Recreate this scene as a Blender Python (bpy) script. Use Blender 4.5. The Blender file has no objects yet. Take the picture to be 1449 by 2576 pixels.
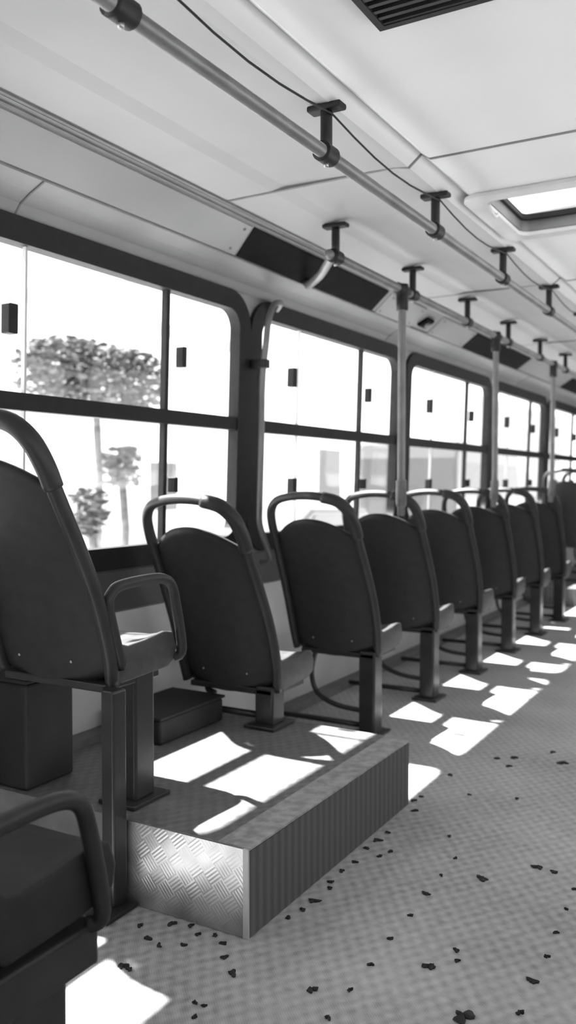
import bpy, bmesh, math, random
from mathutils import Vector, Matrix
random.seed(7)
scene = bpy.context.scene
C = scene.collection

# ------------------------------------------------------------------ camera
EYE = 1.0436
cam_d = bpy.data.cameras.new('camera')
cam = bpy.data.objects.new('camera', cam_d); C.objects.link(cam)
cam_d.sensor_fit = 'VERTICAL'; cam_d.sensor_height = 24.0
cam_d.lens = 24.0 * 2200.0 / 2576.0
YAW, PITCH, ROLL = math.radians(29.87), math.radians(2.063), -0.0013
cam.matrix_world = (Matrix.Translation((0, 0, EYE)) @ Matrix.Rotation(YAW, 4, 'Z')
                    @ Matrix.Rotation(math.pi/2 - PITCH, 4, 'X') @ Matrix.Rotation(-ROLL, 4, 'Z'))
cam_d.clip_start = 0.05; cam_d.clip_end = 400
cam_d.dof.use_dof = True; cam_d.dof.focus_distance = 1.9; cam_d.dof.aperture_fstop = 2.0
scene.camera = cam

# ------------------------------------------------------------------ light
SUN_DIR = Vector((0.517, 0.02, -1.0)).normalized()
sun_d = bpy.data.lights.new('sun', 'SUN'); sun_d.energy = 60; sun_d.angle = math.radians(1.1)
sun = bpy.data.objects.new('sun', sun_d); C.objects.link(sun)
sun.rotation_euler = SUN_DIR.to_track_quat('-Z', 'Y').to_euler(); sun.location = (-20, 2, 30)
world = bpy.data.worlds.new('sky'); scene.world = world; world.use_nodes = True
bgn = world.node_tree.nodes['Background']; bgn.inputs[0].default_value = (1, 1, 1, 1); bgn.inputs[1].default_value = 3.2
vs = scene.view_settings
vs.view_transform = 'Standard'; vs.look = 'None'; vs.gamma = 1.0; vs.exposure = 0.0; vs.use_curve_mapping = False

# ------------------------------------------------------------------ materials
def mat(name, g, rough=0.5, metal=0.0, spec=0.5, noise=None, coat=0.0):
    m = bpy.data.materials.new(name); m.use_nodes = True
    n = m.node_tree.nodes; l = m.node_tree.links; b = n['Principled BSDF']
    b.inputs['Base Color'].default_value = (g, g, g, 1)
    b.inputs['Roughness'].default_value = rough; b.inputs['Metallic'].default_value = metal
    b.inputs['Specular IOR Level'].default_value = spec
    b.inputs['Coat Weight'].default_value = coat
    if noise:
        sc, lo, hi = noise
        tc = n.new('ShaderNodeTexCoord'); nz = n.new('ShaderNodeTexNoise'); nz.inputs['Scale'].default_value = sc
        nz.inputs['Detail'].default_value = 6
        rp = n.new('ShaderNodeValToRGB'); rp.color_ramp.elements[0].position = .35; rp.color_ramp.elements[1].position = .65
        rp.color_ramp.elements[0].color = (lo, lo, lo, 1); rp.color_ramp.elements[1].color = (hi, hi, hi, 1)
        l.new(tc.outputs['Object'], nz.inputs['Vector']); l.new(nz.outputs['Fac'], rp.inputs[0]); l.new(rp.outputs[0], b.inputs['Base Color'])
    return m

M_seat = mat('dark_seat_plastic', .03, .55, spec=.16, noise=(30, .027, .033))
M_pad = mat('seat_pan_plastic', .05, .45, spec=.3, noise=(25, .04, .06))
M_tube = mat('dark_enamelled_tube', .03, .42, spec=.25, noise=(20, .027, .033))
M_ped = mat('dark_steel', .025, .3, spec=.4, noise=(12, .02, .03))
M_rail = mat('grey_rail', .13, .42, .2, noise=(9, .11, .15))
M_brk = mat('black_bracket_rubber', .011, .55, spec=.25, noise=(40, .009, .013))
M_rub = mat('black_window_rubber', .013, .6, spec=.2, noise=(25, .011, .015))
M_pan = mat('pale_panel', .22, .5, noise=(1.3, .20, .24))
M_cove = mat('cove_panel', .24, .42, noise=(1.5, .21, .27))
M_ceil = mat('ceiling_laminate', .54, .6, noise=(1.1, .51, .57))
M_ceil_dim = mat('ceiling_side_laminate_dimmed', .30, .6, noise=(1.1, .27, .33))  # window-side ceiling sheet: its dimmer light is put into a darker colour
M_filler = mat('dark_filler', .03, .6, spec=.2, noise=(9, .026, .034))  # for the boxes added to fill black areas below two seats
M_pale_edge = mat('step_pale_edge', .30, .4, noise=(35, .22, .38))
M_upwall = mat('upper_wall_panel', .065, .55, noise=(3, .055, .075))
M_well = mat('hatch_well', .14, .5, noise=(6, .11, .17))
M_joint = mat('joint_strip', .12, .5, noise=(15, .10, .14))
M_insert = mat('dark_insert', .006, .7, spec=.05, noise=(20, .005, .008))
M_lowwall = mat('lower_wall_panel', .46, .5, noise=(3, .40, .52))
M_alu = mat('hatch_plastic', .45, .45, noise=(5, .4, .5))
M_bolt = mat('bolt', .3, .35, .6)
M_debris = mat('dry_leaf_crumb', .02, .9, noise=(60, .012, .03))
M_white = mat('pale_plaster', .8, .9, noise=(2, .74, .84))
M_grey = mat('weathered_plaster', .34, .9, noise=(1.2, .26, .42))
M_road = mat('asphalt', .35, .9, noise=(3, .3, .4))
M_leaf = mat('foliage', .07, .8, noise=(4, .04, .11))
M_bark = mat('bark', .12, .9, noise=(12, .08, .16))
M_dgl = mat('house_window_glass', .1, .1)
M_carp = mat('car_paint', .07, .25, coat=.5)

def glass_mat():
    m = bpy.data.materials.new('window_glass'); m.use_nodes = True
    n = m.node_tree.nodes; l = m.node_tree.links; n.clear()
    o = n.new('ShaderNodeOutputMaterial'); mx = n.new('ShaderNodeMixShader')
    t = n.new('ShaderNodeBsdfTransparent'); t.inputs[0].default_value = (.93, .93, .93, 1)
    g = n.new('ShaderNodeBsdfGlossy'); g.inputs['Roughness'].default_value = .03
    mx.inputs[0].default_value = .045
    l.new(t.outputs[0], mx.inputs[1]); l.new(g.outputs[0], mx.inputs[2]); l.new(mx.outputs[0], o.inputs[0])
    return m
M_glass = glass_mat()

def floor_mat(name, lo, hi, rough, dirt=0.5, bump=.35):
    """studded vinyl: small lozenge studs in rows, with worn patches"""
    m = bpy.data.materials.new(name); m.use_nodes = True
    n = m.node_tree.nodes; l = m.node_tree.links; b = n['Principled BSDF']
    tc = n.new('ShaderNodeTexCoord')
    sep = n.new('ShaderNodeSeparateXYZ'); l.new(tc.outputs['Object'], sep.inputs[0])
    def math_(op, a, bb=None, v=None):
        q = n.new('ShaderNodeMath'); q.operation = op
        l.new(a, q.inputs[0])
        if bb is not None: l.new(bb, q.inputs[1])
        if v is not None: q.inputs[1].default_value = v
        return q.outputs[0]
    sx = math_('SINE', math_('MULTIPLY', sep.outputs[0], v=2*math.pi/.036))
    sy = math_('SINE', math_('MULTIPLY', sep.outputs[1], v=2*math.pi/.052))
    st = math_('MULTIPLY', sx, sy)                      # lozenge checker
    fx = math_('SINE', math_('MULTIPLY', math_('ADD', sep.outputs[0], sep.outputs[1]), v=2*math.pi/.007))
    n1 = n.new('ShaderNodeTexNoise'); n1.inputs['Scale'].default_value = 2.2; n1.inputs['Detail'].default_value = 5
    l.new(tc.outputs['Object'], n1.inputs['Vector'])
    n2 = n.new('ShaderNodeTexNoise'); n2.inputs['Scale'].default_value = 45; n2.inputs['Detail'].default_value = 4
    l.new(tc.outputs['Object'], n2.inputs['Vector'])
    f = math_('ADD', math_('MULTIPLY', st, v=.10), math_('MULTIPLY', fx, v=.04))
    f = math_('ADD', f, math_('MULTIPLY', n1.outputs['Fac'], v=.55))
    f = math_('ADD', f, math_('MULTIPLY', n2.outputs['Fac'], v=.45))
    rp = n.new('ShaderNodeValToRGB'); e = rp.color_ramp.elements
    e[0].position = .25; e[1].position = .75; e[0].color = (lo,)*3 + (1,); e[1].color = (hi,)*3 + (1,)
    l.new(f, rp.inputs[0]); l.new(rp.outputs[0], b.inputs['Base Color'])
    b.inputs['Roughness'].default_value = rough
    bp = n.new('ShaderNodeBump'); bp.inputs['Strength'].default_value = bump; bp.inputs['Distance'].default_value = .0015
    l.new(math_('ADD', st, n2.outputs['Fac']), bp.inputs['Height']); l.new(bp.outputs[0], b.inputs['Normal'])
    return m
M_floor = floor_mat('studded_floor_vinyl', .19, .50, .42)
M_boxtop = floor_mat('speckled_step_vinyl', .08, .20, .42)

def rib_mat():
    m = bpy.data.materials.new('ribbed_riser_vinyl'); m.use_nodes = True
    n = m.node_tree.nodes; l = m.node_tree.links; b = n['Principled BSDF']
    tc = n.new('ShaderNodeTexCoord'); w = n.new('ShaderNodeTexWave'); w.bands_direction = 'Y'
    w.inputs['Scale'].default_value = 9.5; w.inputs['Distortion'].default_value = .4
    l.new(tc.outputs['Object'], w.inputs['Vector'])
    rp = n.new('ShaderNodeValToRGB'); e = rp.color_ramp.elements
    e[0].color = (.07,)*3 + (1,); e[1].color = (.11,)*3 + (1,)
    l.new(w.outputs['Fac'], rp.inputs[0]); l.new(rp.outputs[0], b.inputs['Base Color']); b.inputs['Roughness'].default_value = .6
    return m
M_rib = rib_mat()

def plate_mat():
    """aluminium tread plate: groups of short bars turning at right angles"""
    m = bpy.data.materials.new('aluminium_tread_plate'); m.use_nodes = True
    n = m.node_tree.nodes; l = m.node_tree.links; b = n['Principled BSDF']
    tc = n.new('ShaderNodeTexCoord'); mp = n.new('ShaderNodeMapping'); mp.inputs['Rotation'].default_value = (math.pi/2, 0, 0)
    l.new(tc.outputs['Object'], mp.inputs[0])
    r = n.new('ShaderNodeMapping'); r.inputs['Rotation'].default_value = (0, 0, math.radians(40)); l.new(mp.outputs[0], r.inputs[0])
    ck = n.new('ShaderNodeTexChecker'); ck.inputs['Scale'].default_value = 27; l.new(r.outputs[0], ck.inputs[0])
    w1 = n.new('ShaderNodeTexWave'); w1.bands_direction = 'X'; w1.inputs['Scale'].default_value = 38; l.new(r.outputs[0], w1.inputs[0])
    w2 = n.new('ShaderNodeTexWave'); w2.bands_direction = 'Y'; w2.inputs['Scale'].default_value = 38; l.new(r.outputs[0], w2.inputs[0])
    mx = n.new('ShaderNodeMix'); mx.data_type = 'FLOAT'
    l.new(ck.outputs['Fac'], mx.inputs[0]); l.new(w1.outputs['Fac'], mx.inputs[2]); l.new(w2.outputs['Fac'], mx.inputs[3])
    bp = n.new('ShaderNodeBump'); bp.inputs['Strength'].default_value = .10; bp.inputs['Distance'].default_value = .002
    l.new(mx.outputs[0], bp.inputs['Height']); l.new(bp.outputs[0], b.inputs['Normal'])
    nz = n.new('ShaderNodeTexNoise'); nz.inputs['Scale'].default_value = 7; l.new(tc.outputs['Object'], nz.inputs['Vector'])
    rp = n.new('ShaderNodeValToRGB'); e = rp.color_ramp.elements; e[0].position = .35; e[1].position = .65
    e[0].color = (.25,)*3 + (1,); e[1].color = (.48,)*3 + (1,)
    l.new(nz.outputs['Fac'], rp.inputs[0]); l.new(rp.outputs[0], b.inputs['Base Color'])
    b.inputs['Metallic'].default_value = .75; b.inputs['Roughness'].default_value = .3
    return m
M_plate = plate_mat()

# ------------------------------------------------------------------ mesh helpers
def link(name, bm, m, parent=None, smooth=False, bevel=0, loc=None):
    bmesh.ops.recalc_face_normals(bm, faces=bm.faces)
    me = bpy.data.meshes.new(name); bm.to_mesh(me); bm.free(); me.materials.append(m)
    if smooth:
        for p in me.polygons: p.use_smooth = True
    o = bpy.data.objects.new(name, me); C.objects.link(o)
    if loc: o.location = loc
    if parent: o.parent = parent
    if bevel:
        b = o.modifiers.new('bevel', 'BEVEL'); b.width = bevel; b.segments = 3; b.limit_method = 'ANGLE'; b.angle_limit = math.radians(40)
    return o
def tag(o, label, cat, group=None):
    o['label'] = label; o['category'] = cat
    if group: o['group'] = group
    return o
def struct(o): o['kind'] = 'structure'; return o
def empty(name, loc, label, cat, group=None):
    o = bpy.data.objects.new(name, None); C.objects.link(o); o.location = loc; o.empty_display_size = .05
    return tag(o, label, cat, group)
def box(bm, x0, x1, y0, y1, z0, z1):
    vs_ = [bm.verts.new(p) for p in ((x0,y0,z0),(x1,y0,z0),(x1,y1,z0),(x0,y1,z0),(x0,y0,z1),(x1,y0,z1),(x1,y1,z1),(x0,y1,z1))]
    for f in ((0,3,2,1),(4,5,6,7),(0,1,5,4),(1,2,6,5),(2,3,7,6),(3,0,4,7)): bm.faces.new([vs_[i] for i in f])
    return bm
def B(*a): return box(bmesh.new(), *a)
def prism(bm, pts, axis, t0, t1):
    """closed polygon extruded along an axis; pts are the other two coords in order"""
    def P(p, t):
        if axis == 'X': return (t, p[0], p[1])
        if axis == 'Y': return (p[0], t, p[1])
        return (p[0], p[1], t)
    a = [bm.verts.new(P(p, t0)) for p in pts]; b = [bm.verts.new(P(p, t1)) for p in pts]
    bm.faces.new(a); bm.faces.new(b[::-1]); n = len(pts)
    for i in range(n): bm.faces.new((a[i], b[i], b[(i+1) % n], a[(i+1) % n]))
    return bm
def smooth_path(pts, n=6, closed=False):
    pts = [Vector(p) for p in pts]; out = []; N = len(pts)
    for i in range(N if closed else N-1):
        p0 = pts[i-1] if (i > 0 or closed) else pts[0]; p1 = pts[i]; p2 = pts[(i+1) % N]
        p3 = pts[(i+2) % N] if (i+2 < N or closed) else pts[-1]
        for k in range(n):
            t = k/n
            out.append(.5*((2*p1)+(p2-p0)*t+(2*p0-5*p1+4*p2-p3)*t*t+(3*p1-p0-3*p2+p3)*t**3))
    if not closed: out.append(pts[-1])
    return out
def tube(bm, path, r, r2=None, seg=14, up=Vector((0, 1, 0)), caps=True):
    """sweep; r along the side vector, r2 along 'up'"""
    r2 = r2 or r; path = [Vector(p) for p in path]; rings = []
    side_prev = None
    for i, p in enumerate(path):
        t = (path[min(i+1, len(path)-1)] - path[max(i-1, 0)]).normalized()
        s = t.cross(up)
        if s.length < .05: s = side_prev.copy() if side_prev else t.orthogonal()
        s.normalize()
        if side_prev and s.dot(side_prev) < 0: s = -s
        side_prev = s; u = s.cross(t).normalized()
        rings.append([bm.verts.new(p + s*r*math.cos(a) + u*r2*math.sin(a)) for a in (2*math.pi*k/seg for k in range(seg))])
    for a, b in zip(rings, rings[1:]):
        for k in range(seg): bm.faces.new((a[k], a[(k+1) % seg], b[(k+1) % seg], b[k]))
    if caps: bm.faces.new(rings[0][::-1]); bm.faces.new(rings[-1])
    return bm
def rrect(y0, y1, z0, z1, r, n=8):
    out = []
    for cy, cz, a0 in ((y1-r, z1-r, 0), (y0+r, z1-r, 90), (y0+r, z0+r, 180), (y1-r, z0+r, 270)):
        for k in range(n+1):
            a = math.radians(a0 + 90*k/n); out.append((cy + r*math.cos(a), cz + r*math.sin(a)))
    return out
WA = 1.95
def WX(z, side=-1): return -(WA - .03*(z-1.2)) if side < 0 else 0.55 - .03*(z-1.2)
def ring_solid(bm, outer, inner, x_in, x_out, side=-1):
    """frame between two loops of equal count, standing in the leaning wall plane, between offsets x_in (cabin) and x_out"""
    s = 1 if side < 0 else -1
    L = []
    for off in (x_in, x_out):
        for lp in (outer, inner):
            L.append([bm.verts.new((WX(z, side) + s*off, y, z)) for y, z in lp])
    oi, ii, oo, io = L; n = len(oi)
    for k in range(n):
        j = (k+1) % n
        for a, b in ((oi, ii), (ii, io), (io, oo), (oo, oi)):
            bm.faces.new((a[k], a[j], b[j], b[k]))
    return bm
def wslab(bm, y0, y1, z0, z1, x_in, x_out, side=-1):
    s = 1 if side < 0 else -1
    v = []
    for y in (y0, y1):
        for z in (z0, z1):
            for off in (x_out, x_in): v.append(bm.verts.new((WX(z, side)+s*off, y, z)))
    for f in ((0,1,3,2),(4,6,7,5),(0,4,5,1),(2,3,7,6),(0,2,6,4),(1,5,7,3)): bm.faces.new([v[i] for i in f])
    return bm

# ------------------------------------------------------------------ setting: shell of the bus
Y0, Y1 = -2.2, 11.3
ZS, ZH = 0.82, 1.72            # glass bottom / top
ZC = 1.96                      # ceiling
XR = 0.55
struct(link('floor', B(-WA-.06, XR+.1, Y0, Y1, -.06, 0), M_floor))

WIN = [(-1.75, -.26), (-.09, 1.46), (1.63, 2.955), (3.125, 4.585), (4.79, 6.30), (6.50, 7.99), (8.17, 9.67), (9.84, 11.1)]
def build_side(side, windows, wname):
    bm = bmesh.new()
    wslab(bm, Y0, Y1, -.05, ZS-.14, 0, -.05, side)
    wslab(bm, Y0, Y1, ZH+.14, 1.99, 0, -.05, side)
    cuts = [Y0] + [(a[1]+b[0])/2 for a, b in zip(windows, windows[1:])] + [Y1]
    for (a, b), c0, c1 in zip(windows, cuts, cuts[1:]):
        outer = rrect(c0, c1, ZS-.14, ZH+.14, .0005); inner = rrect(a-.05, b+.05, ZS-.05, ZH+.05, .13)
        ring_solid(bm, outer, inner, 0, -.05, side)
    w = struct(link(wname, bm, M_pan))
    return w
build_side(-1, WIN, 'wall_left')
build_side(1, WIN, 'wall_right')
for wn, y in (('wall_rear', Y0), ('wall_front', Y1)):
    struct(link(wn, B(-WA-.06, XR+.1, y-.03 if y < 0 else y, y if y < 0 else y+.03, -.05, 2.0), M_pan))

def window(k, a, b, side=-1):
    s = 1 if side < 0 else -1
    f = bmesh.new()
    ring_solid(f, rrect(a-.085, b+.085, ZS-.075, ZH+.075, .15), rrect(a, b, ZS, ZH, .075), .018, -.03, side)
    wo = struct(link('window_%d' % k, f, M_rub, smooth=False))
    zt0, zt1 = 1.246, 1.297
    t = bmesh.new(); wslab(t, a-.01, b+.01, zt0, zt1, .012, -.028, side); link('transom', t, M_rub, wo)
    g = bmesh.new(); wslab(g, a-.02, b+.02, ZS-.02, ZH+.02, -.008, -.013, side); link('pane', g, M_glass, wo)
    L = b-a
    # sliding panes: one thin bright edge, one dark rubber edge, upper and lower row
    for z0, z1 in ((zt1, ZH), (ZS, zt0)):
        d = bmesh.new(); wslab(d, b-.455, b-.435, z0-.01, z1+.01, .003, -.02, side); link('divider', d, M_rub, wo)
        e = bmesh.new(); wslab(e, b-1.115, b-1.107, z0-.01, z1+.01, .001, -.012, side); link('pane_edge', e, M_alu, wo)
    for (yy, z0, z1, w) in ((b-1.175, 1.46, 1.545, .034), (b-.365, 1.455, 1.53, .024), (b-1.15, .985, 1.055, .034), (b-.40, 1.0, 1.055, .02)):
        if side > 0: continue
        h = bmesh.new(); wslab(h, yy-w/2, yy+w/2, z0, z1, .022, -.014, side)
        h2 = link('latch', h, M_rub, wo, bevel=.004)
    return wo
k = 1
for a, b in WIN: window(k, a, b); k += 1
for a, b in WIN: window(k, a, b, 1); k += 1

# sill ledge rail and lower panel on the wall
bm = bmesh.new(); wslab(bm, Y0+.02, Y1-.02, .03, .60, .012, .0005)
struct(link('trim_1', bm, M_lowwall))
bm = bmesh.new(); wslab(bm, Y0+.02, Y1-.02, .605, ZS-.08, .010, .0005)
struct(link('trim_10', bm, M_upwall))
bm = B(-WA-.03, -WA+.045, Y0+.02, 2.62, .207, .232); box(bm, -WA-.03, -WA+.045, 2.62, Y1-.02, .0005, .035)
struct(link('trim_2', bm, M_joint))

# ceiling with the roof hatch opening, outer side lower than the centre
HX0, HX1, HY0, HY1 = -.90, -.18, 2.83, 3.31     # hatch opening
bm = bmesh.new()
def cstrip(x0, x1, z0, z1, y0=Y0, y1=Y1, t=.05):
    prism(bm, [(x0, z0), (x1, z1), (x1, 2.06), (x0, 2.06)], 'Y', y0, y1)
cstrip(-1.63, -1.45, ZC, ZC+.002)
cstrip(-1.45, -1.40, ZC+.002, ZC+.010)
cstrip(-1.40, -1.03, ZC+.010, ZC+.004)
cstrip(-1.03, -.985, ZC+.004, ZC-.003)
struct(link('ceiling', bm, M_ceil_dim)); bm = bmesh.new()
cstrip(-.985, -.945, ZC-.003, ZC+.03)
cstrip(-.945, -.92, ZC+.03, ZC+.012)
zc = ZC+.012
cstrip(-.92, HX0, zc, zc)
cstrip(HX0, HX1, zc, zc, Y0, HY0); cstrip(HX0, HX1, zc, zc, HY1, Y1)
cstrip(HX1, .35, zc, zc)
struct(link('ceiling', bm, M_ceil))
# right hand cove
bm = bmesh.new(); prism(bm, [(.35, 1.96), (.55, 1.84), (.60, 2.05), (.35, 2.05)], 'Y', Y0, Y1); struct(link('trim_3', bm, M_cove))
# left cove, upper board and lower fillet
bm = bmesh.new()
prism(bm, [(-1.64, 1.957), (-1.80, 1.876), (-1.90, 2.03), (-1.64, 2.03)], 'Y', Y0, Y1)
struct(link('trim_4', bm, M_cove))
bm = bmesh.new()
prof = [(-1.80, 1.874), (-1.86, 1.848), (-1.90, 1.825), (-1.922, 1.80), (-1.926, 1.797), (-1.98, 1.80), (-1.98, 2.0), (-1.80, 2.0)]
prism(bm, prof, 'Y', Y0, Y1)
struct(link('trim_5', bm, M_cove))
# beads: longitudinal joint lines
bm = bmesh.new()
box(bm, -1.632, -1.620, Y0, Y1, ZC-.006, ZC+.01)
box(bm, -1.660, -1.650, Y0, Y1, 1.947, 1.965)
box(bm, -1.806, -1.796, Y0, Y1, 1.869, 1.885)
struct(link('trim_6', bm, M_joint))
# cross joints of the ceiling sheets
bm = bmesh.new()
for y in (-1.1, .65, 2.42, 4.19, 5.96, 7.7, 9.4):
    prism(bm, [(-1.63, ZC-.002), (-1.03, ZC+.004), (-.985, ZC-.005), (-.945, ZC+.028), (-.92, ZC+.010), (.35, ZC+.010), (.35, ZC+.05), (-1.63, ZC+.05)], 'Y', y-.006, y+.006)
struct(link('trim_7', bm, M_joint))
# joints in the cove fillet
bm = bmesh.new()
for y in (-1.3, .25, 1.79, 4.4, 7.0, 9.6):
    prism(bm, [(-1.80, 1.871), (-1.86, 1.845), (-1.90, 1.822), (-1.922, 1.797), (-1.94, 1.81), (-1.80, 1.9)], 'Y', y-.003, y+.003)
struct(link('trim_8', bm, M_joint))

# panels on the upper cove board : dark recessed ones and pale covers between
def cove_plate(y0, y1, skew, m, name, label, cat, group, th=.005):
    bm = bmesh.new()
    a = Vector((-1.668, 0, 1.9425)); b = Vector((-1.796, 0, 1.8775)); n = Vector((.45, 0, -.89))*th
    q = [(a, y0), (a, y1), (b, y1+skew), (b, y0+skew)]
    lo = [bm.verts.new((p.x, y, p.z)) for p, y in q]; hi = [bm.verts.new((p.x+n.x, y, p.z+n.z)) for p, y in q]
    bm.faces.new(lo); bm.faces.new(hi[::-1])
    for i in range(4): bm.faces.new((lo[i], hi[i], hi[(i+1) % 4], lo[(i+1) % 4]))
    o = link(name, bm, m); tag(o, label, cat, group); return o
def screws(o, y0, y1):
    for y in (y0+.05, y1-.03):
        for f in (.15, .85):
            c = Vector((-1.668-.128*f, y+.06*f, 1.9425-.065*f)) + Vector((.45, 0, -.89))*.006
            bm = bmesh.new(); bmesh.ops.create_uvsphere(bm, u_segments=8, v_segments=6, radius=.005, matrix=Matrix.Translation(c)); link('screw', bm, M_joint, o, True)
cove_plate(2.66, 3.86, .08, M_insert, 'ceiling_vent_panel', 'long dark panel set in the cove above the second window', 'panel', None)
cove_plate(5.22, 6.48, .08, M_insert, 'ceiling_vent_panel', 'long dark panel in the cove further up the bus, beyond the small square button', 'panel', None)
cove_plate(7.9, 9.1, .08, M_insert, 'ceiling_vent_panel', 'furthest dark cove panel, above the far windows', 'panel', None)
o = cove_plate(1.05, 2.645, .08, M_cove, 'access_cover', 'grey screwed cover in the cove just before the first dark panel', 'panel', None); screws(o, 1.05, 2.645)
o = cove_plate(-1.0, 1.03, .08, M_cove, 'access_cover', 'grey cove cover nearest the camera at the upper left', 'panel', None); screws(o, -1.0, 1.03)
o = cove_plate(3.90, 4.36, .08, M_cove, 'access_cover', 'short grey cove cover between the first dark panel and the small square button', 'panel', None); screws(o, 3.9, 4.36)
o = cove_plate(4.62, 5.20, .08, M_cove, 'access_cover', 'short grey cove cover just past the small square button', 'panel', None); screws(o, 4.62, 5.2)
b0 = empty('stop_button', (-1.735, 4.52, 1.902), 'small dark square stop button on the cove above the third window', 'button')
bm = B(-.035, .035, -.05, .05, -.012, .008)
o = link('housing', bm, M_insert, b0, bevel=.006); o.rotation_euler = (0, math.radians(-27), 0)
bm = bmesh.new(); bmesh.ops.create_cone(bm, cap_ends=True, segments=20, radius1=.018, radius2=.016, depth=.01, matrix=Matrix.Translation((0, 0, -.016)))
o = link('push_cap', bm, M_joint, b0, True); o.rotation_euler = (0, math.radians(-27), 0)

# ------------------------------------------------------------------ raised step over the wheel
BX, BY0, BY1, BZ = -1.05, 1.65, 2.63, .207
st = empty('raised_step', (-1.5, (BY0+BY1)/2, 0), 'raised step over the wheel with speckled top, ribbed side and metal plate end', 'step')
def pl(name, bm, m, bevel=0):
    o = link(name, bm, m, st, bevel=bevel); o.matrix_parent_inverse = Matrix.Translation(st.location).inverted(); return o
pl('step_body', B(-WA+.01, BX-.006, BY0+.004, BY1-.003, 0.001, BZ-.006), M_boxtop)
pl('step_top', B(-WA+.01, BX, BY0+.002, BY1, BZ-.0065, BZ), M_boxtop, .003)
pl('pale_edge', B(BX-.085, BX+.0015, BY0+.003, BY1-.001, BZ-.004, BZ+.0015), M_pale_edge)  # paler strip along the aisle edge of the step top
pl('ribbed_riser', B(BX-.0065, BX+.001, BY0+.002, BY1-.02, 0.001, BZ-.006), M_rib)
pl('tread_plate', B(-WA+.01, BX, BY0-.003, BY0+.003, 0.001, BZ-.001), M_plate)
pl('edge_trim', B(BX-.012, BX+.002, BY0-.0045, BY0+.001, 0.001, BZ+.001), M_alu)

# ------------------------------------------------------------------ seats
REC = [(.30, .0), (.36, -.012), (.5, -.05), (.65, -.115), (.8, -.19), (.90, -.24), (.985, -.285), (1.1, -.34)]
def yrec(z):
    for (z0, y0), (z1, y1) in zip(REC, REC[1:]):
        if z <= z1: return y0 + (y1-y0)*(z-z0)/(z1-z0)
    return REC[-1][1]
HW = [(.30, .178), (.36, .190), (.48, .195), (.6, .193), (.75, .187), (.9, .178)]
def hw(z):
    for (z0, w0), (z1, w1) in zip(HW, HW[1:]):
        if z <= z1: return w0 + (w1-w0)*(z-z0)/(z1-z0)
    return HW[-1][1]
def bm_shell():
    bm = bmesh.new(); NU, NV = 18, 22; G = []
    for side in (0, 1):
        rows = []
        for j in range(NV+1):
            row = []
            for i in range(NU+1):
                u = -1 + 2*i/NU
                zt = .893 - .08*abs(u)**2.1; zb = .315 + .04*u*u
                z = zb + (zt-zb)*j/NV
                y = yrec(z) - .045*(1-u*u) + .012
                x = u*hw(z)
                if side: y += .016
                row.append(bm.verts.new((x, y, z)))
            rows.append(row)
        G.append(rows)
    A, Bk = G
    for j in range(NV):
        for i in range(NU):
            bm.faces.new((A[j][i], A[j][i+1], A[j+1][i+1], A[j+1][i])); bm.faces.new((Bk[j][i], Bk[j+1][i], Bk[j+1][i+1], Bk[j][i+1]))
    per = [(j, 0) for j in range(NV)] + [(NV, i) for i in range(NU)] + [(j, NU) for j in range(NV, 0, -1)] + [(0, i) for i in range(NU, 0, -1)]
    for p, q in zip(per, per[1:]+per[:1]): bm.faces.new((A[p[0]][p[1]], A[q[0]][q[1]], Bk[q[0]][q[1]], Bk[p[0]][p[1]]))
    return bm
def bm_frame():
    pts = []
    for z in (.33, .42, .55, .68, .80): pts.append((-hw(z)-.004, z))
    top = [(-.186, .87), (-.172, .925), (-.135, .963), (-.07, .980), (0, .985)]
    pts += top; full = pts + [(-x, z) for x, z in pts[-2::-1]]
    path = smooth_path([(x, yrec(z)+.004, z) for x, z in full], 4)
    bm = bmesh.new(); tube(bm, path, .0165, .021, 12, Vector((0, 1, .3)).normalized()); return bm
def bm_grip():   # thicker sleeve on the aisle shoulder of the handle
    path = smooth_path([(x, yrec(z)+.004, z) for x, z in ((.075, .979), (.135, .963), (.172, .925), (.186, .87), (.187, .82))], 4)
    bm = bmesh.new(); tube(bm, path, .022, .026, 12, Vector((0, 1, .3)).normalized()); return bm
def bm_pan():
    bm = bmesh.new()
    prof = [(.0, .43), (.03, .408), (.06, .40), (.14, .405), (.22, .415), (.265, .408), (.282, .385), (.275, .352), (.24, .335), (.13, .328), (.03, .325), (.0, .345)]
    NX = 12; rings = []
    for i in range(NX+1):
        u = -1+2*i/NX; lip = .022*abs(u)**4; sh = 1-.10*abs(u)**5
        rings.append([bm.verts.new((u*.192, y*sh, z + (lip if z > .39 else 0))) for y, z in prof])
    n = len(prof)
    for a, b in zip(rings, rings[1:]):
        for k in range(n): bm.faces.new((a[k], a[(k+1) % n], b[(k+1) % n], b[k]))
    bm.faces.new(rings[0]); bm.faces.new(rings[-1][::-1]); return bm
PX = .155     # pedestal offset towards the aisle
def bm_post(z0, z1=.345, w=.036, d=.04):
    return B(-w, w, -d, d, z0, z1)
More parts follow.
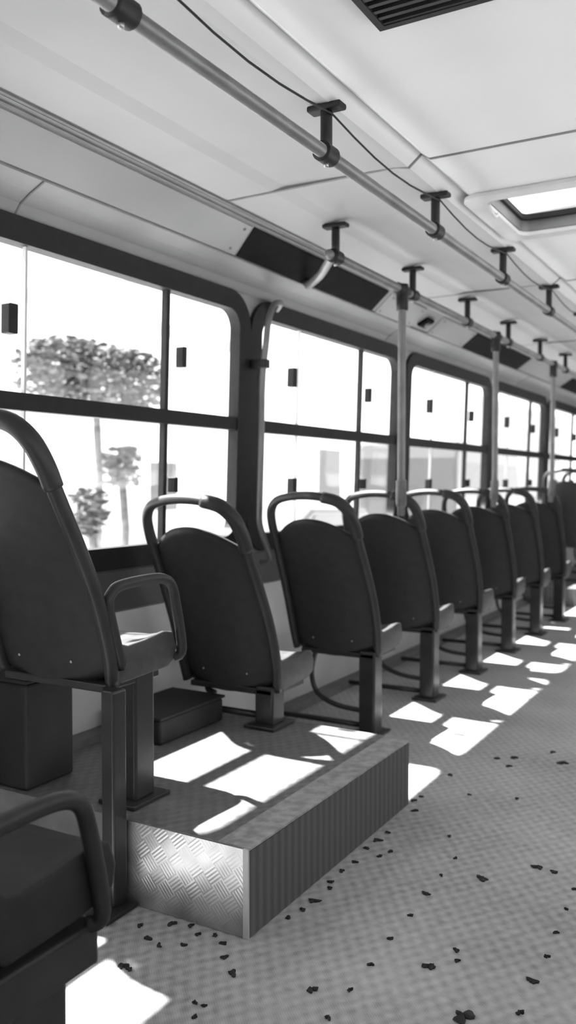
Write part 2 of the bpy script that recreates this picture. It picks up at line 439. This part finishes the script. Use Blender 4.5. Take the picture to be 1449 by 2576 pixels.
def make_seat(name, label, base=0.0, group=None, arm=False, post_y=0.0, wall_bar=True):
    t = empty(name, (0, 0, 0), label, 'seat', group)
    link('back_shell', bm_shell(), M_seat, t, True)
    f = link('back_frame', bm_frame(), M_tube, t, True)
    link('handle_grip', bm_grip(), M_tube, f, True)
    link('seat_pan', bm_pan(), M_pad, t, True, bevel=.008)
    u = B(-.15, .19, -.04, .18, .317, .337); link('under_frame', u, M_ped, t, bevel=.004)
    p = link('pedestal', bm_post(base+.008), M_ped, t, bevel=.008, loc=(PX, post_y, 0))
    fl = B(-.06, .06, -.075, .075, base+.0005, base+.012); link('flange', fl, M_ped, p, bevel=.003)
    # brace curving from the pedestal to the underside
    if wall_bar:
        bm = bmesh.new(); tube(bm, [(PX-.03, post_y, base+.03), (-.27, post_y, base+.03)], .012, .012, 10); link('foot_bar', bm, M_ped, t, True)
        bm = bmesh.new(); tube(bm, smooth_path([(-.10, 0, .32), (-.12, .0, .22), (-.09, 0, .14), (-.0, 0, .10), (PX-.03, 0, .09)] if base < .1 else [(-.10, 0, .32), (-.10, 0, .30), (-.07, 0, .29)], 5), .011, .011, 10); link('brace', bm, M_ped, t, True)
    # bolts where the shell meets the frame
    for x in (-.09, .09):
        bm = bmesh.new(); bmesh.ops.create_uvsphere(bm, u_segments=10, v_segments=6, radius=.004, matrix=Matrix.Translation((x, yrec(.38)-.045*(1-(x/.19)**2)+.009, .385))); link('bolt', bm, M_bolt, t, True)
    if arm:
        x = .205
        path = smooth_path([(x, .05, .37), (x, .02, .46), (x, .0, .535), (x, .012, .562), (x, .045, .577), (x, .14, .582), (x, .205, .579), (x, .245, .562), (x, .265, .52), (x, .295, .38), (x-.02, .285, .355)], 5)
        bm = bmesh.new(); tube(bm, path, .014, .014, 12, Vector((1, 0, 0))); link('armrest', bm, M_tube, t, True)
    return t
def copy_tree(o, parent=None):
    c = o.copy(); C.objects.link(c)
    if parent: c.parent = parent
    for ch in o.children: copy_tree(ch, c)
    return c
SX = -1.640   # seat centre line
G = 'single bus seats along the window side'
sA = make_seat('bus_seat', 'dark seat nearest the camera, on the step, its back cut by the left edge', 0, G, True, .12, False)
sA.location = (SX+.005, 1.65, BZ)
bm = B(-.02, .02, -.025, .025, -BZ+.008, .33); sA.children[[c.name.split('.')[0] for c in sA.children].index('armrest')].location.y = -.035
lg = link('rear_leg', bm, M_ped, sA, bevel=.006, loc=(.22, -.035, 0))
bm = B(-.05, .05, -.085, .03, -BZ+.0005, -BZ+.012); link('flange', bm, M_ped, lg, bevel=.003)
s1 = make_seat('bus_seat', 'dark seat standing on a short post at the far end of the raised step', BZ, G)
s1.location = (SX-.045, 2.54, 0)
s2 = make_seat('bus_seat', 'dark plastic seat just behind the raised step, first one standing on the aisle floor', 0, G)
s2.location = (SX, 3.27, 0)
labels = ['dark seat second beyond the step, the nearest vertical pole at its handle',
          'dark seat third beyond the step, between the first two vertical poles',
          'dark seat fourth beyond the step, by the second vertical pole',
          'dark seat fifth beyond the step, between second and third poles',
          'dark seat sixth beyond the step, beside the third vertical pole']
for k, lb in enumerate(labels):
    c = copy_tree(s2); c.location = (SX, 3.27+.678*(k+1), 0); c['label'] = lb
# far seats on the higher floor at the front of the bus
struct(link('trim_9', B(-WA+.01, -1.2, 7.45, Y1-.02, .0005, .15), M_boxtop))
for k, lb in enumerate(['far dark seat on the higher floor, just past the row of window seats', 'far dark seat second on the higher floor', 'furthest dark seat visible by the far windows']):
    c = copy_tree(s2); c.location = (SX, 7.80+.72*k, .15); c['label'] = lb; c['group'] = 'far seats on the higher floor'
# near seat at the bottom left, on the aisle floor
sB = make_seat('bus_seat', 'low dark seat at the bottom left corner with looped armrest, in front of the step', 0, None, True, 0, False)
sB.location = (-1.115, .76, 0)
for ch in sB.children:
    if ch.name.startswith('seat_pan'):
        ch.location = (0, .045, .045); ch.data = ch.data.copy(); ch.data.materials[0] = M_seat
    if ch.name.startswith('armrest'): ch.location = (0, -.045, 0)
    if ch.name.startswith('pedestal'):
        bm = bmesh.new(); box(bm, -.16, .036, -.06, .19, .008, .33); box(bm, -.17, .04, -.05, .255, .29, .36)
        me = bpy.data.meshes.new('pedestal'); bm.to_mesh(me); bm.free(); me.materials.append(M_ped); ch.data = me
hb = empty('dark_filler_box', (-1.8, 2.38, BZ), 'low dark box by the wall, added to fill the black area under the second seat', 'box')  # guessed box, added to fill the black area below the seat
link('body', B(-.125, .10, -.22, .13, .0005, .080), M_filler, hb, bevel=.01); link('lid', B(-.125, .105, -.225, .135, .081, .090), M_filler, hb, bevel=.003)
hb = empty('dark_filler_box', (-1.83, 1.755, BZ), 'dark upright box by the wall, added to fill the black area under the nearest seat', 'box')  # taller box, likewise added for the black area beneath this seat
link('body', B(-.095, .07, -.095, .085, .0005, .29), M_filler, hb, bevel=.01); link('lid', B(-.095, .075, -.10, .09, .291, .302), M_filler, hb, bevel=.003)
# dark partition at the front end
pt = empty('partition', (-1.5, 10.2, 0), 'dark partition panel at the far front end of the bus', 'partition')
bm = B(-.43, .35, -.02, .02, .152, 1.45); link('panel', bm, M_seat, pt, bevel=.01)
bm = bmesh.new(); tube(bm, [(.36, 0, .001), (.36, 0, 1.9)], .017); link('post', bm, M_rail, pt, True)

# ------------------------------------------------------------------ ceiling handrails
RZ = 1.842
def long_rail(name, label, x, y0, y1, pre=None):
    r = empty(name, (x, y0, RZ), label, 'handrail')
    pts = [(0, 0, 0), (0, y1-y0, 0)]
    bm = bmesh.new(); tube(bm, pts, .0165, seg=18, up=Vector((0, 0, 1)))
    link('tube', bm, M_rail, r, True); return r
rA = long_rail('ceiling_handrail', 'long grey tubular handrail over the aisle, nearest the camera', -1.0, -1.6, 10.9)
rB = long_rail('ceiling_handrail', 'grey tubular handrail nearer the windows, joined to the vertical poles', -1.425, 2.80, 10.9)
bm = bmesh.new(); tube(bm, smooth_path([(0, -.03, 0), (-.02, .02, 0), (-.07, .09, -.004), (-.15, .19, -.012), (-.26, .33, .0), (-.33, .42, .012)], 5), .0165, seg=14, up=Vector((0, 0, 1)))
link('wall_bend', bm, M_rail, rB, True)
bm = bmesh.new(); tube(bm, [(-.33, .42, .012), (-.36, .46, .035)], .0165, seg=14, up=Vector((0, 0, 1))); link('wall_stub', bm, M_rail, rB, True)
def make_bracket(name, label, group):
    t = empty(name, (0, 0, 0), label, 'bracket', group)      # origin at the rail centre
    h = ZC - RZ
    bm = B(-.046, .046, -.02, .02, h-.016, h-.001); link('ceiling_plate', bm, M_brk, t, bevel=.005)
    bm = bmesh.new(); tube(bm, [(0, 0, .012), (0, 0, .04), (0, 0, h-.03), (0, 0, h-.012)], .014, .017, 12, Vector((0, 1, 0)))
    link('stem', bm, M_brk, t, True)
    bm = bmesh.new(); tube(bm, [(0, -.027, 0), (0, -.022, 0), (0, .022, 0), (0, .027, 0)], .0245, .0245, 18, Vector((0, 0, 1)))
    link('clamp', bm, M_brk, t, True)
    bm = bmesh.new(); bmesh.ops.create_cone(bm, cap_ends=True, segments=12, radius1=.006, radius2=.006, depth=.01, matrix=Matrix.Translation((.0, 0, -.027))); link('screw', bm, M_bolt, t, True)
    return t
place = ['at the top edge of the photo', 'in the upper middle, its cable draped behind', 'just before the roof hatch', 'level with the roof hatch', 'past the roof hatch']
proto = make_bracket('rail_bracket', 'black rail bracket of the aisle handrail, ' + place[0], 'brackets of the aisle handrail')
proto.location = (-1.0, 1.17, RZ)
for k in range(1, 6):
    c = copy_tree(proto); c.location = (-1.0, 1.17+.757*k, RZ)
    c['label'] = 'black rail bracket of the aisle handrail, ' + place[k] if k < 5 else 'black rail bracket of the aisle handrail, furthest one at the right edge'
place2 = ['at the bend into the wall', 'just past the nearest pole', 'second past the nearest pole', 'just before the second pole joint']
for k in range(0, 7):
    c = copy_tree(proto); c.location = (-1.425, 2.82+.735*k, RZ); c['group'] = 'brackets of the window side handrail'
    c['label'] = 'black bracket on the window side handrail, ' + place2[k] if k < 4 else 'small distant black bracket on the window side handrail, ' + ['first past the second pole', 'between second and third poles, further one', 'just past the third pole'][k-4]
# bell cable hanging from bracket to bracket
cb = []
for k in range(-2, 11):
    ya = 1.17+.757*k
    for q in range(6):
        t = q/6; cb.append((-.985+.0*t, ya+.757*t, ZC-.024-.030*math.sin(math.pi*t)))
bm = bmesh.new(); tube(bm, cb, .0028, seg=6, up=Vector((0, 0, 1))); tag(link('bell_cable', bm, M_brk, None, True), 'thin dark cable sagging from bracket to bracket beside the aisle handrail', 'cable')

# vertical poles
def make_pole(name, label):
    t = empty(name, (0, 0, 0), label, 'pole', 'vertical poles between handrail and seats')
    path = smooth_path([(0, 0, RZ-.02), (0, 0, 1.6), (0, 0, 1.3), (0, .0, 1.06), (-.004, .01, 1.0), (-.012, .03, .95), (-.02, .05, .90)], 6)
    bm = bmesh.new(); tube(bm, path, .0165, seg=16); link('tube', bm, M_rail, t, True)
    bm = bmesh.new(); tube(bm, [(0, 0, RZ+.022), (0, 0, RZ-.02), (0, 0, RZ-.06), (0, 0, RZ-.085)], .025, .025, 14); tube(bm, [(0, -.05, RZ), (0, .05, RZ)], .0225, seg=14, up=Vector((0, 0, 1)))
    link('elbow_joint', bm, M_brk, t, True)
    bm = bmesh.new(); tube(bm, smooth_path([(0, .0, 1.045), (0, .002, 1.02), (-.004, .01, .99), (-.014, .035, .94)], 4), .023, seg=12); link('seat_clamp', bm, M_joint, t, True)
    return t
p0 = make_pole('vertical_pole', 'nearest grey vertical pole, between second and third windows'); p0.location = (-1.425, 3.44, 0)
for k, lb in enumerate(['second grey vertical pole, beside the fourth window', 'third grey vertical pole, further up the bus', 'distant grey vertical pole at the right edge']):
    c = copy_tree(p0); c.location = (-1.425, 3.44+1.345*(k+1), 0); c['label'] = lb
# grab handle on the window pillar
gh = empty('pillar_grab_handle', (-1.87, 3.06, 1.2), 'slim grey grab handle running down the pillar between first and second windows', 'handle')
bm = bmesh.new()
tube(bm, smooth_path([(-.03, .15, .565), (.005, .12, .58), (.015, .09, .58), (.02, .04, .56), (.02, .0, .49), (.015, -.01, .40), (.0, -.015, .25), (-.005, -.015, 0), (-.01, -.02, -.25), (-.01, -.02, -.33), (.0, -.0, -.40), (.0, .05, -.48), (-.05, .06, -.50)], 6), .013, seg=12, up=Vector((1, 0, 0)))
link('tube', bm, M_rail, gh, True)
bm = B(-.05, .022, -.03, .01, .30, .335); link('clip', bm, M_brk, gh, bevel=.004)
# roof hatch
M_lid = bpy.data.materials.new('translucent_lid'); M_lid.use_nodes = True
_n = M_lid.node_tree.nodes; _l = M_lid.node_tree.links; _n.clear()
_o = _n.new('ShaderNodeOutputMaterial'); _t = _n.new('ShaderNodeBsdfTranslucent'); _t.inputs[0].default_value = (.12, .12, .12, 1); _l.new(_t.outputs[0], _o.inputs[0])
ha = empty('roof_hatch', ((HX0+HX1)/2, (HY0+HY1)/2, ZC), 'open roof hatch with pale frame and dark seal at the upper right', 'hatch')
def hp(name, bm, m, bevel=0):
    o = link(name, bm, m, ha, bevel=bevel); o.matrix_parent_inverse = Matrix.Translation(ha.location).inverted(); return o
def rect_ring(bm, o, i, z0, z1):
    """horizontal rounded frame"""
    A = rrect(*o[:4], o[4]); Bq = rrect(*i[:4], i[4]); L = []
    for z in (z0, z1):
        L.append([bm.verts.new((p[0], p[1], z)) for p in A]); L.append([bm.verts.new((p[0], p[1], z)) for p in Bq])
    a0, b0, a1, b1 = L; n = len(A)
    for k in range(n):
        j = (k+1) % n
        for p, q in ((a0, b0), (b0, b1), (b1, a1), (a1, a0)): bm.faces.new((p[k], p[j], q[j], q[k]))
    return bm
bm = rect_ring(bmesh.new(), (HX0-.055, HX1+.055, HY0-.05, HY1+.05, .06), (HX0+.01, HX1-.01, HY0+.01, HY1-.01, .04), ZC-.004, ZC+.0115)
hp('frame', bm, M_alu, .003)
bm = rect_ring(bmesh.new(), (HX0, HX1, HY0, HY1, .035), (HX0+.012, HX1-.012, HY0+.012, HY1-.012, .03), ZC+.012, ZC+.05); hp('well', bm, M_well)
bm = rect_ring(bmesh.new(), (HX0+.01, HX1-.01, HY0+.01, HY1-.01, .035), (HX0+.025, HX1-.025, HY0+.02, HY1-.035, .03), ZC+.05, ZC+.068); hp('seal', bm, M_rub)
bm = bmesh.new(); bmesh.ops.create_grid(bm, x_segments=8, y_segments=8, size=.5, matrix=Matrix.Translation(((HX0+HX1)/2, (HY0+HY1)/2, ZC+.072)) @ Matrix.Diagonal((HX1-HX0+.08, HY1-HY0+.08, 1, 1)))
for v_ in bm.verts: v_.co.z += .02*(1-((v_.co.x-(HX0+HX1)/2)/.45)**2)
o = hp('lid', bm, M_lid)
bm = bmesh.new(); tube(bm, smooth_path([(HX0+.01, HY0+.16, ZC-.004), (HX0+.012, HY0+.13, ZC-.02), (HX0+.02, HY0+.06, ZC-.022), (HX0+.02, HY0+.03, ZC-.004)], 5), .006, seg=8, up=Vector((0, 0, 1))); hp('pull_handle', bm, M_alu)
# slatted air grille at the top edge
gr = empty('ceiling_grille', (-.40, 1.25, ZC), 'dark slatted air grille on the ceiling at the top edge', 'vent')
bm = B(-.32, .32, -.40, -.385, -.012, .011); box(bm, -.32, .32, .385, .40, -.012, .011); box(bm, -.335, -.32, -.40, .40, -.012, .011); box(bm, .32, .335, -.40, .40, -.012, .011)
link('frame', bm, M_brk, gr)
bm = bmesh.new()
for q in range(32):
    y = -.378+q*.0244
    prism(bm, [(y, -.010), (y+.010, -.010), (y+.014, .006), (y+.004, .006)], 'X', -.32, .32)
link('slats', bm, M_ped, gr)
link('backing', B(-.32, .32, -.385, .385, .007, .0115), M_brk, gr)

# ------------------------------------------------------------------ leaf crumbs on the floor (photo positions turned into floor positions)
CY, SY = math.cos(YAW), math.sin(YAW)
Rm = cam.matrix_world.to_3x3()
def on_floor(px, py, z=0.0):
    d = Rm @ Vector(((px-724.5)/2200, -(py-1288)/2200, -1)); t = (z-EYE)/d.z
    return (d.x*t, d.y*t)
crumbs = [(1080,2433,17,'a'),(1340,2470,14,'a'),(1165,2560,30,'a'),(1213,2212,15,'a'),(1352,2183,13,'a'),(1393,2195,9,'a'),(785,2492,15,'a'),(880,2492,8,'a'),(825,2562,10,'a'),
 (933,2428,8,'a'),(982,2363,8,'a'),(1148,2392,9,'a'),(1150,2418,8,'a'),(1072,2250,10,'a'),(1033,2304,7,'a'),(1308,2549,11,'a'),(1376,2408,8,'a'),(1399,2347,7,'a'),(1424,2288,6,'a'),(1146,2160,6,'a'),(1110,2203,6,'a'),
 (1293,1907,10,'b'),(1250,1909,8,'b'),(1390,1893,8,'b'),(1415,1920,13,'b'),(1280,1928,8,'b'),(1132,1950,8,'b'),(1180,2000,5,'b'),(1300,2010,6,'b'),(1445,2238,6,'b'),(1130,2105,6,'b'),
 (585,2450,14,'c'),(490,2524,8,'c'),(513,2532,7,'c'),(490,2560,8,'c'),(565,2410,10,'c'),(562,2375,9,'c'),(498,2352,8,'c'),(541,2354,8,'c'),(480,2330,9,'c'),(432,2325,12,'c'),(372,2362,11,'c'),(400,2380,9,'c'),(462,2379,8,'c'),(310,2432,14,'c'),(352,2330,9,'c'),(325,2440,9,'c'),
 (950,2115,12,'d'),(975,2095,7,'d'),(922,2135,8,'d'),(983,2143,8,'d'),(892,2170,8,'d'),(860,2192,9,'d'),(832,2220,8,'d'),(790,2268,14,'d'),(762,2290,9,'d'),(725,2310,8,'d'),(955,2155,8,'d'),(830,2235,8,'d'),(1045,2040,9,'d'),(1040,2015,8,'d'),(1060,2005,6,'d')]
CL = {'a': ('small dark leaf crumb lying on the bright aisle floor in the foreground', 'crumbs on the near aisle floor'),
      'b': ('small dark leaf crumb on the aisle floor further up, past the end of the step', 'crumbs on the aisle floor past the step'),
      'c': ('small dark leaf crumb on the shaded floor in front of the metal plate end', 'crumbs in front of the step'),
      'd': ('dark leaf crumb in the shaded strip along the ribbed side of the step', 'crumbs along the ribbed side')}
UNIQ = {(1165, 2560): 'largest ragged leaf crumb, at the bottom edge of the aisle floor',
        (1080, 2433): 'round dark leaf crumb in the lower middle of the aisle floor, above the largest one',
        (1340, 2470): 'dark leaf crumb low in the right corner of the aisle floor',
        (785, 2492): 'leaf crumb at lower left of the bright aisle floor, largest one there',
        (1213, 2212): 'curled leaf crumb alone on the aisle floor, level with the near corner of the step',
        (1352, 2183): 'dark pointed leaf crumb near the right edge, above the middle of the aisle',
        (1415, 1920): 'longest leaf crumb past the step, close to the right edge',
        (310, 2432): 'wide dark leaf crumb just above the near sun patch',
        (585, 2450): 'oval leaf crumb on the floor below the step corner',
        (432, 2325): 'larger leaf crumb touching the foot of the metal plate',
        (950, 2115): 'larger leaf crumb beside the far half of the ribbed side',
        (790, 2268): 'larger leaf crumb beside the middle of the ribbed side'}
for px, py, s, g in crumbs:
    x, y = on_floor(px, py)
    if x < BX+.012 and y > BY0-.012 and y < BY1: x = BX+.02
    dist = math.hypot(x, y); r = s/2200*dist*.95
    bm = bmesh.new()
    n = 22; ph = random.random()*6; pa, pb, pc = (random.random()*6.28 for _ in range(3)); top = bm.verts.new((0, 0, .004+.25*r)); rim = []; low = []
    for k in range(n):
        a = 2*math.pi*k/n; rr = r*(.8+.3*math.sin(2*a+pa)+.22*math.sin(3*a+pb)+.16*math.sin(5*a+pc)+.12*random.random())
        rim.append(bm.verts.new((rr*math.cos(a), rr*math.sin(a), .0015+random.random()*.003)))
        low.append(bm.verts.new((rr*.9*math.cos(a), rr*.9*math.sin(a), .0002)))
    for k in range(n):
        bm.faces.new((rim[k], rim[(k+1) % n], top)); bm.faces.new((rim[k], low[k], low[(k+1) % n], rim[(k+1) % n]))
    bm.faces.new(low[::-1])
    tag(link('leaf_crumb', bm, M_debris, loc=(x, y, 0)), UNIQ.get((px, py), CL[g][0]), 'debris', CL[g][1])

# ------------------------------------------------------------------ street outside
GZ = -.75
struct(link('ground', B(-60, 40, -40, 90, GZ-.1, GZ), M_road))
struct(link('pavement', B(-11, -7.2, -40, 90, GZ, GZ+.14), M_white))
def house(name, label, x, y0, y1, h, m, wins, depth=6):
    t = empty(name, (x, (y0+y1)/2, GZ), label, 'building'); c = (y1-y0)/2
    link('wall', B(-depth, 0, -c, c, 0, h), m, t)
    link('roof', B(-depth-.2, .3, -c-.1, c+.1, h, h+.25), M_grey, t)
    for (a, b, z0, z1) in wins:
        f = link('window_frame', B(-.02, .05, a-c, b-c, z0, z1), M_white, t); link('pane', B(-.01, .06, a-c+.08, b-c-.08, z0+.08, z1-.08), M_dgl, f)
    return t
house('street_house', 'long pale house across the street behind the first window', -13, 4, 20, 5.2, M_white, [(1.2, 3.0, .9, 2.3), (12, 13.2, 1, 2.3)])
house('street_house', 'pale house across the street behind the second window', -12, 20.5, 38, 7.5, M_white, [(2, 3.6, 1.2, 2.8), (9, 10.5, 1, 2.6)])
house('street_house', 'weathered grey house across the street behind the third window', -12.5, 38.5, 56, 5.4, M_grey, [(3, 5, 1, 2.6)])
house('street_house', 'distant pale house seen through the far windows', -12, 57, 84, 8.0, M_white, [(3, 5, 1, 2.6)])
def leaf_tree(label, x, y, zmid, rx, ry, rz, seed, n):
    rr = random.Random(seed)
    t = empty('street_tree', (x, y, GZ+.14), label, 'tree'); h = zmid-GZ-.14
    bm = bmesh.new()
    for q in range(n):
        while True:
            u = Vector((rr.uniform(-1, 1), rr.uniform(-1, 1), rr.uniform(-1, 1)))
            if abs(u.x)**4+abs(u.y)**4+abs(u.z)**4 < 1: break
        c = Vector((u.x*rx, u.y*ry, h+u.z*rz)); sz = rr.uniform(.04, .09)
        m_ = Matrix.Translation(c) @ Matrix.Rotation(rr.uniform(0, 6.28), 4, 'Z') @ Matrix.Rotation(rr.uniform(-1.2, 1.2), 4, 'X')
        bmesh.ops.create_icosphere(bm, subdivisions=1, radius=sz, matrix=m_ @ Matrix.Diagonal((1, .55, .18, 1)))
    link('crown', bm, M_leaf, t)
    bm = bmesh.new(); tube(bm, [(0, 0, 0), (.05, .03, h*.5), (0, 0, h)], .06, seg=8); link('trunk', bm, M_bark, t, True)
    return t
leaf_tree('broad clipped tree across the street seen in the first window', -9, 9.9, 2.60, .5, 1.35, .48, 3, 2700)
leaf_tree('small bushy tree seen low in the first window beside the handle of the second seat', -8.5, 9.9, 1.25, .3, .22, .30, 5, 350)
leaf_tree('low shrub on the pavement in the first window', -8.2, 8.9, .62, .25, .2, .35, 9, 250)
def vehicle(name, label, cat, x, y, prof, gl, w, wheels, r_):
    v = empty(name, (x, y, GZ), label, cat)
    bm = bmesh.new(); prism(bm, prof, 'X', -w, w); link('body', bm, M_carp, v, bevel=.05)
    bm = bmesh.new(); prism(bm, gl, 'X', w-.02, w+.01); link('side_glass', bm, M_dgl, v)
    for yy in wheels:
        for xx in (-w+.06, w-.06):
            bm = bmesh.new(); bmesh.ops.create_cone(bm, cap_ends=True, segments=24, radius1=r_, radius2=r_, depth=.22, matrix=Matrix.Translation((xx, yy, r_)) @ Matrix.Rotation(math.pi/2, 4, 'Y')); link('wheel', bm, M_rub, v, bevel=.03)
vehicle('parked_van', 'grey parked van in the street seen low in the third window', 'van', -6.0, 17.3,
        [(-2.6, .35), (2.3, .35), (2.5, .6), (2.45, 1.15), (1.9, 1.35), (1.3, 2.35), (1.0, 2.45), (-2.5, 2.5), (-2.6, 2.2)], [(-2.2, 1.45), (1.55, 1.45), (1.15, 2.1), (-2.2, 2.12)], .95, (-1.7, 1.6), .36)
vehicle('parked_car', 'dark parked car seen through the handle loop of the second seat', 'car', -6.0, 10.6,
        [(-2.1, .3), (2.1, .3), (2.15, .75), (1.2, .9), (.6, 1.4), (-1.0, 1.45), (-1.9, 1.0), (-2.15, .9)], [(-1.45, .98), (.95, .98), (.5, 1.33), (-.95, 1.36)], .85, (-1.35, 1.35), .32)
